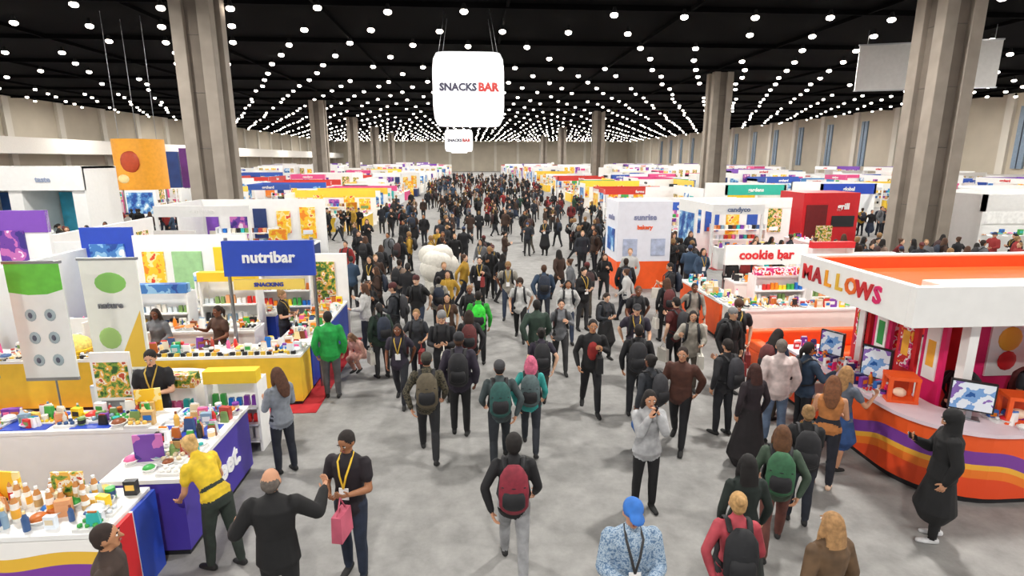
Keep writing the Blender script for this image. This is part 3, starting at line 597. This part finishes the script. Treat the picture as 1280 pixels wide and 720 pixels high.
# ---- hanging signs ----
def hang(name,x,y,z,w,h,txt=True):
    g=B(); n=28; pts=[]
    for i in range(n*2):
        a=2*math.pi*i/(n*2); c,s=math.cos(a),math.sin(a); p=6.0; r_=(abs(c)**p+abs(s)**p)**(-1/p); pts.append((r_*c*w/2,r_*s*w/2))
    lv=[(-h/2,.9),(-h/2+.08*h,.97),(-h*.25,1.0),(h*.25,1.0),(h/2-.08*h,.97),(h/2,.9)]; vs=[];m=len(pts)
    for zz,s in lv:
        for a in pts: vs.append((a[0]*s,a[1]*s,zz))
    fs=[]
    for j in range(len(lv)-1):
        for i in range(m): fs.append((j*m+i,j*m+(i+1)%m,(j+1)*m+(i+1)%m,(j+1)*m+i))
    fs+=[tuple(range(m-1,-1,-1)),tuple(range((len(lv)-1)*m,len(lv)*m))]
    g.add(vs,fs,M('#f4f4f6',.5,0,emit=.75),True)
    if txt:
        g.text('SNACKS',(-w*.14,-w/2-.02,0),w*.135,M('#2c2a48',.5,0),None,.05); g.text('BAR',(w*.27,-w/2-.02,0),w*.15,M('#c8322c',.5,0),None,.05)
    for p in (-1,1):
        for q in (-1,1): g.tube([(p*w*.4,q*w*.4,h/2-.05),(p*w*.3,q*w*.3,11.9-z)],[.015,.015],steel,(0,1,0),6)
    g.obj(name,(x,y,z))
hang('hanging_sign',-.1,31.8,8.05,3.7,3.45); hang('hanging_sign',-1.6,76,6.9,3.6,2.7); hang('hanging_sign',-2.6,125,7.2,3.6,2.6)
g=B(); g.bb(-3.6,3.6,-.06,.06,-1.25,1.25,M('#c4c3c0',.7,.04)); g.bb(-3.65,3.65,-.08,.08,1.25,1.33,steel); g.bb(-3.65,3.65,-.08,.08,-1.3,-1.25,steel)
for q in (-3.2,0,3.2): g.cyl((q,0,1.3),.02,.8,steel,6)
g.obj('hanging_rectangular_banner',(26.4,33,9.8),R(-18))

# ---------------- people placement ----------------
camo=ramp_mat('camo_cloth',[(0,'#23221c'),(.42,'#3d392b'),(.5,'#575040'),(.6,'#1d1e19')],'noise',scale=26,rough=.85)
plaid=ramp_mat('denim_plaid',[(0,'#54708f'),(.42,'#7c93ab'),(.5,'#a4b4c2'),(.6,'#66809c')],'noise',scale=50,rough=.85)
SK=['#c99a7a','#a8724e','#e0b496','#7a4a32','#d2a284']
P_=person
P_('man',(-2.95,4.15),-70,1.72,'stand',top='#3a2c26',bot='#222222',skin='#b5805c',hair='#2a1c16',hs='short',hp=-5)
P_('man',(-1.87,4.76),5,1.8,'out',top='#101012',bot='#121214',hair='#5c544e',hs='bald',bulk=.03,hem=-.14)
P_('woman',(-2.85,5.75),62,1.68,'lean',top='#d9b92a',bot='#26302a',hair='#c9a468',hs='bun',sl='short',fem=True,lean=32,hem=.03)
P_('woman',(-2.8,7.75),50,1.66,'hold',top='#7d838c',bot='#1e222c',hair='#4a2c1c',hs='long',fem=True,bulk=.02)
P_('man',(-1.35,5.5),168,1.78,'hold',top='#1c151c',bot='#1d2638',skin='#9a6848',hs='short',sl='short',lany='#e0b830',tote='#c05a70',hy=-12)
P_('man',(-2.75,10.45),12,1.76,'stand',top='#1c9440',bot='#4a4a4c',hair='#1a1412',hs='short',bulk=.028)
P_('child',(-2.45,11.9),150,1.45,'crouch',top='#cf9f92',bot='#b98a80',hair='#7a5a44',hs='long')
P_('man',(-.72,8.05),3,1.78,'walk',top=camo,bot='#17181b',hs='cap',cap='#3a3830',bag='#564d3c')
P_('man',(.4,5.45),-4,1.74,'walk',top='#151518',bot='#8d8e90',hs='curly',hair='#15100e',bag='#7c2030')
P_('man',(.36,7.75),0,1.72,'walk2',top='#3a4446',bot='#1b2026',hs='beanie',cap='#3d3d40',bag='#25504c')
P_('woman',(.86,8.15),-8,1.64,'walk',top='#2f8f8a',bot='#20242c',hair='#c4607c',hs='long',fem=True,bag='#4a5a5c')
P_('man',(.1,12.1),0,1.72,'stand',top='#2f9a34',bot='#17181a',bag='#34cc36')
P_('man',(2.1,9.5),175,1.82,'strap',top='#171719',bot='#17181c',hs='short',front='#8c2624',tote='#1a1a1c',hair='#14100e',skin='#b07c58')
P_('woman',(2.2,6.5),180,1.7,'face',top='#a3a4a6',bot='#141416',hair='#17110f',hs='long',fem=True,bulk=.028,phone=True)
P_('man',(3.25,8.15),150,1.76,'walk',top='#4a2a20',bot='#17171a',hair='#241812',bulk=.022)
P_('man',(2.85,9.2),-15,1.76,'stand',top='#141417',bot='#1c1d22',bag='#222226')
P_('man',(1.3,4.1),178,1.78,'hold',top=plaid,bot='#2a3444',hs='cap',cap='#2c69b8',bulk=.026,lany='#2a2a2c',hair='#4a3a30',hp=12)
P_('woman',(2.35,4.35),-12,1.66,'walk',top='#a8404a',bot='#222226',hair='#b08a58',hs='bun',bag='#17181c',fem=True)
P_('woman',(2.72,4.95),-5,1.66,'stand',top='#14201c',bot='#141a18',hair='#0f0c0c',hs='long',fem=True,skirt=.7)
P_('woman',(3.45,5.6),-25,1.66,'walk2',top='#3a4a3c',bot='#5a3028',hair='#5a3a22',hs='long',bag='#2c5a3c',fem=True)
P_('woman',(2.95,3.95),10,1.68,'stand',top='#5c4630',bot='#2a241e',hair='#9a754c',hs='long',fem=True,bulk=.025)
P_('woman',(4.85,6.85),-35,1.68,'hold',top='#b0703c',bot='#191b26',hair='#6a4024',hs='long',fem=True,sl='none',shoe='#c8a890',hem=-.02)
P_('woman',(5.35,7.3),-70,1.64,'talk',top='#5a6270',bot='#2c4a7c',hair='#9a744a',hs='long',fem=True,sl='short',skirt=.42,pants=False)
P_('woman',(5.5,5.65),62,1.72,'phone',top='#0e0e10',bot='#0f0f11',hair='#0c0c0e',hs='hood',phone=True,fem=True,bulk=.035,skirt=.5,shoe='#cfcfd0')
P_('man',(4.8,8.1),-10,1.8,'stand',top='#cdbcb9',bot='#5a6a82',hair='#6a625c',hs='short',bulk=.03)
P_('woman',(4.05,7.45),10,1.66,'stand',top='#241a20',bot='#1a1518',hair='#3a1c16',hs='long',fem=True,skirt=.75)
P_('man',(4.1,8.45),20,1.7,'phone',top='#26262a',hs='short',bag='#2a2a30')
mid=[(-1.4,10.1,175,'walk'),(-1.15,11.0,170,'talk'),(-.6,10.2,185,'hold'),(-.1,10.8,0,'walk2'),(-.25,8.75,0,'stand'),(1.17,13.8,180,'walk'),(1.3,11.2,5,'walk'),(1.85,11.5,178,'strap'),(1.2,9.6,-5,'walk2'),(2.65,7.9,20,'stand'),(3.8,12.5,180,'walk'),(3.0,12.2,190,'hold'),(4.8,13.4,0,'stand'),(4.25,10.3,170,'talk'),(4.95,10.1,190,'stand'),(5.35,10.7,160,'phone'),(5.4,14.9,90,'hold'),(5.3,12.9,180,'walk2'),(-1.95,11.4,30,'stand'),(-1.4,13.8,170,'walk'),(-.9,14.3,0,'stand'),(.65,19.1,180,'walk'),(1.0,15.9,180,'walk2'),(5.25,9.0,-60,'hold'),(4.05,6.1,-30,'phone'),(5.35,8.25,-80,'talk'),(-1.83,12.7,90,'hold'),(-.6,12.4,180,'stand'),(2.35,13.6,180,'walk'),(3.25,10.7,175,'walk2'),(4.2,11.1,20,'phone'),(.2,16.7,180,'strap'),(1.95,15.2,0,'walk'),
 (-4.75,8.2,190,'hold'),(-6.3,11.25,180,'talk'),(-4.3,12.65,-90,'hold'),(-5.1,11.25,150,'talk'),(7.25,7.45,100,'talk'),(8.3,7.3,170,'hold'),(-2.6,13.3,90,'talk'),(-.1,13.4,175,'walk')]
rg=random.Random(21)
TOPS=['#16171a','#1c1c20','#222228','#202430','#2a2d33','#55201f','#2c3e54','#6a6c70','#141416','#4a3226','#26382e','#1a1a1e','#8f8a80','#2c2634','#121214','#bdbdbb']
BOTS=['#15161a','#1b1d24','#1d212c','#232e42','#101012','#2c2c2e','#463f37']
for i,(x,y,fa,po) in enumerate(mid):
    fem=rg.random()<.48; T=rg.choice(TOPS)
    if i==9: fem=True
    P_('woman' if fem else 'man',(x,y),fa+rg.uniform(-8,8),rg.uniform(1.6,1.7) if fem else rg.uniform(1.7,1.82),po,top=T,bot='#2c5a9a' if i==9 else rg.choice(BOTS),skin=rg.choice(SK),hair=rg.choice(['#17110f','#2a1c14','#4a3020','#8a6a44','#1a1210']),hs=rg.choice(['long','long','bun','pony']) if fem else rg.choice(['short','short','cap','beanie','curly']),sl=rg.choice(['long','long','short']),fem=fem,bag=rg.choice([None,None,'#1c1c20','#222a3a','#5a2626','#2c2c30']),lany=rg.choice([None,'#b8983a',None,None]),cap=rg.choice(['#222226','#4a2020','#26344c','#7a7a7a']),tote=rg.choice([None,None,None,'#c8c4ba','#8a3030','#2a4a80']),vox=.018,bulk=rg.choice([.01,.02,.028]),skirt=.45 if (fem and (i==9 or rg.random()<.12)) else 0)
flush()
ct=ramp_mat('crowd_top',[(0,'#121214'),(.16,'#191a1e'),(.3,'#20232b'),(.4,'#64191b'),(.45,'#33475e'),(.52,'#66686c'),(.58,'#b4b4b2'),(.62,'#141417'),(.76,'#8c2a2a'),(.79,'#24402f'),(.82,'#3a281f'),(.91,'#1c1c20'),(.95,'#8f7a6c'),(.98,'#b08a30')],'rand',rough=.85)
for i in range(16):
    q=random.Random(i+900); fem=i%2==0
    P_('visitor',(0,0),0,1.75,['walk','stand','walk2','phone','hold','talk','strap','stand'][i%8],top='#222222',bot=BOTS[i%7],skin=SK[i%5],hair=['#17110f','#2a1c14','#4a3020','#8a6a44'][i%4],hs=(['long','bun','pony','long'] if fem else ['short','curly','cap','short'])[(i//2)%4],cap=['#222226','#5a2020','#2c3a5a'][i%3],fem=fem,bag=[None,'#1c1c20',None,'#3a2222','#222a3a'][i%5],lany=['#b8983a',None,None,None][i%4],vox=.03,bulk=.02,mats=dict(top=ct),tplonly=True,skirt=.5 if i in(4,10) else 0)
TM=flush()
crowd=bpy.data.objects.new('visitor_crowd',None); scene.collection.objects.link(crowd)
rg=random.Random(8); grid={}
occ=[(x,y) for x,y,_,_ in mid]+[(.1,12.1),(-2.45,11.9),(-2.75,10.45)]
for p in occ: grid.setdefault((int(p[0]//1),int(p[1]//1)),[]).append(p)
nc=0
def drop(x,y,md=.55,fa=None):
    global nc
    gx,gy=int(x//1),int(y//1)
    if -8<x<10 and y>18 and math.sin(x*1.1+y*.35)+math.sin(x*.6-y*.8+2)<-.55: return   # gaps between groups
    for a in(-1,0,1):
        for b_ in(-1,0,1):
            for p in grid.get((gx+a,gy+b_),()):
                if (p[0]-x)**2+(p[1]-y)**2<md*md: return
    for a,b_,c,d in OBST:
        if a-.3<x<b_+.3 and c-.3<y<d+.3: return
    grid.setdefault((gx,gy),[]).append((x,y))
    s=rg.uniform(.92,1.04); o=bpy.data.objects.new('visitor_%d'%nc,TM[rg.randrange(16)]); o.location=(x,y,0); o.scale=(s,s,s)
    o.rotation_euler=(0,0,R(fa if fa is not None else rg.choice([0,0,180,180,180,90,-90])+rg.uniform(-35,35))); o.parent=crowd; scene.collection.objects.link(o); nc+=1
def scatter(n,x0,x1,y0,y1,md=.55):
    for i in range(n): drop(rg.uniform(x0,x1),rg.uniform(y0,y1),md)
scatter(12,-2.8,-.2,13,17); scatter(11,2.4,5.6,14,18); scatter(46,-5.2,-.2,16.5,26); scatter(44,2.2,9,21.5,28); scatter(5,.2,2.5,17,26); scatter(165,-6,9.2,26,48); scatter(190,-6,9.2,48,90); scatter(110,-7,9,90,140)
scatter(170,-48,-6.5,32.2,35.6,.5); scatter(90,-48,-7,15.0,16.4,.6); scatter(150,9.8,48,32.2,35.6,.5); scatter(140,9.8,45,18,21.5,.55); scatter(50,7,16,16.6,21); scatter(120,-48,-6.5,46,60); scatter(120,10,50,46,60); scatter(150,-34,-15,18.5,28)
w=bpy.data.worlds.new('w'); scene.world=w; w.use_nodes=True; w.node_tree.nodes['Background'].inputs[0].default_value=(.95,.94,.94,1); w.node_tree.nodes['Background'].inputs[1].default_value=.8  # added world fill, let in where the hall has no rear wall
print('T',time.time()-T0,nb,nc)
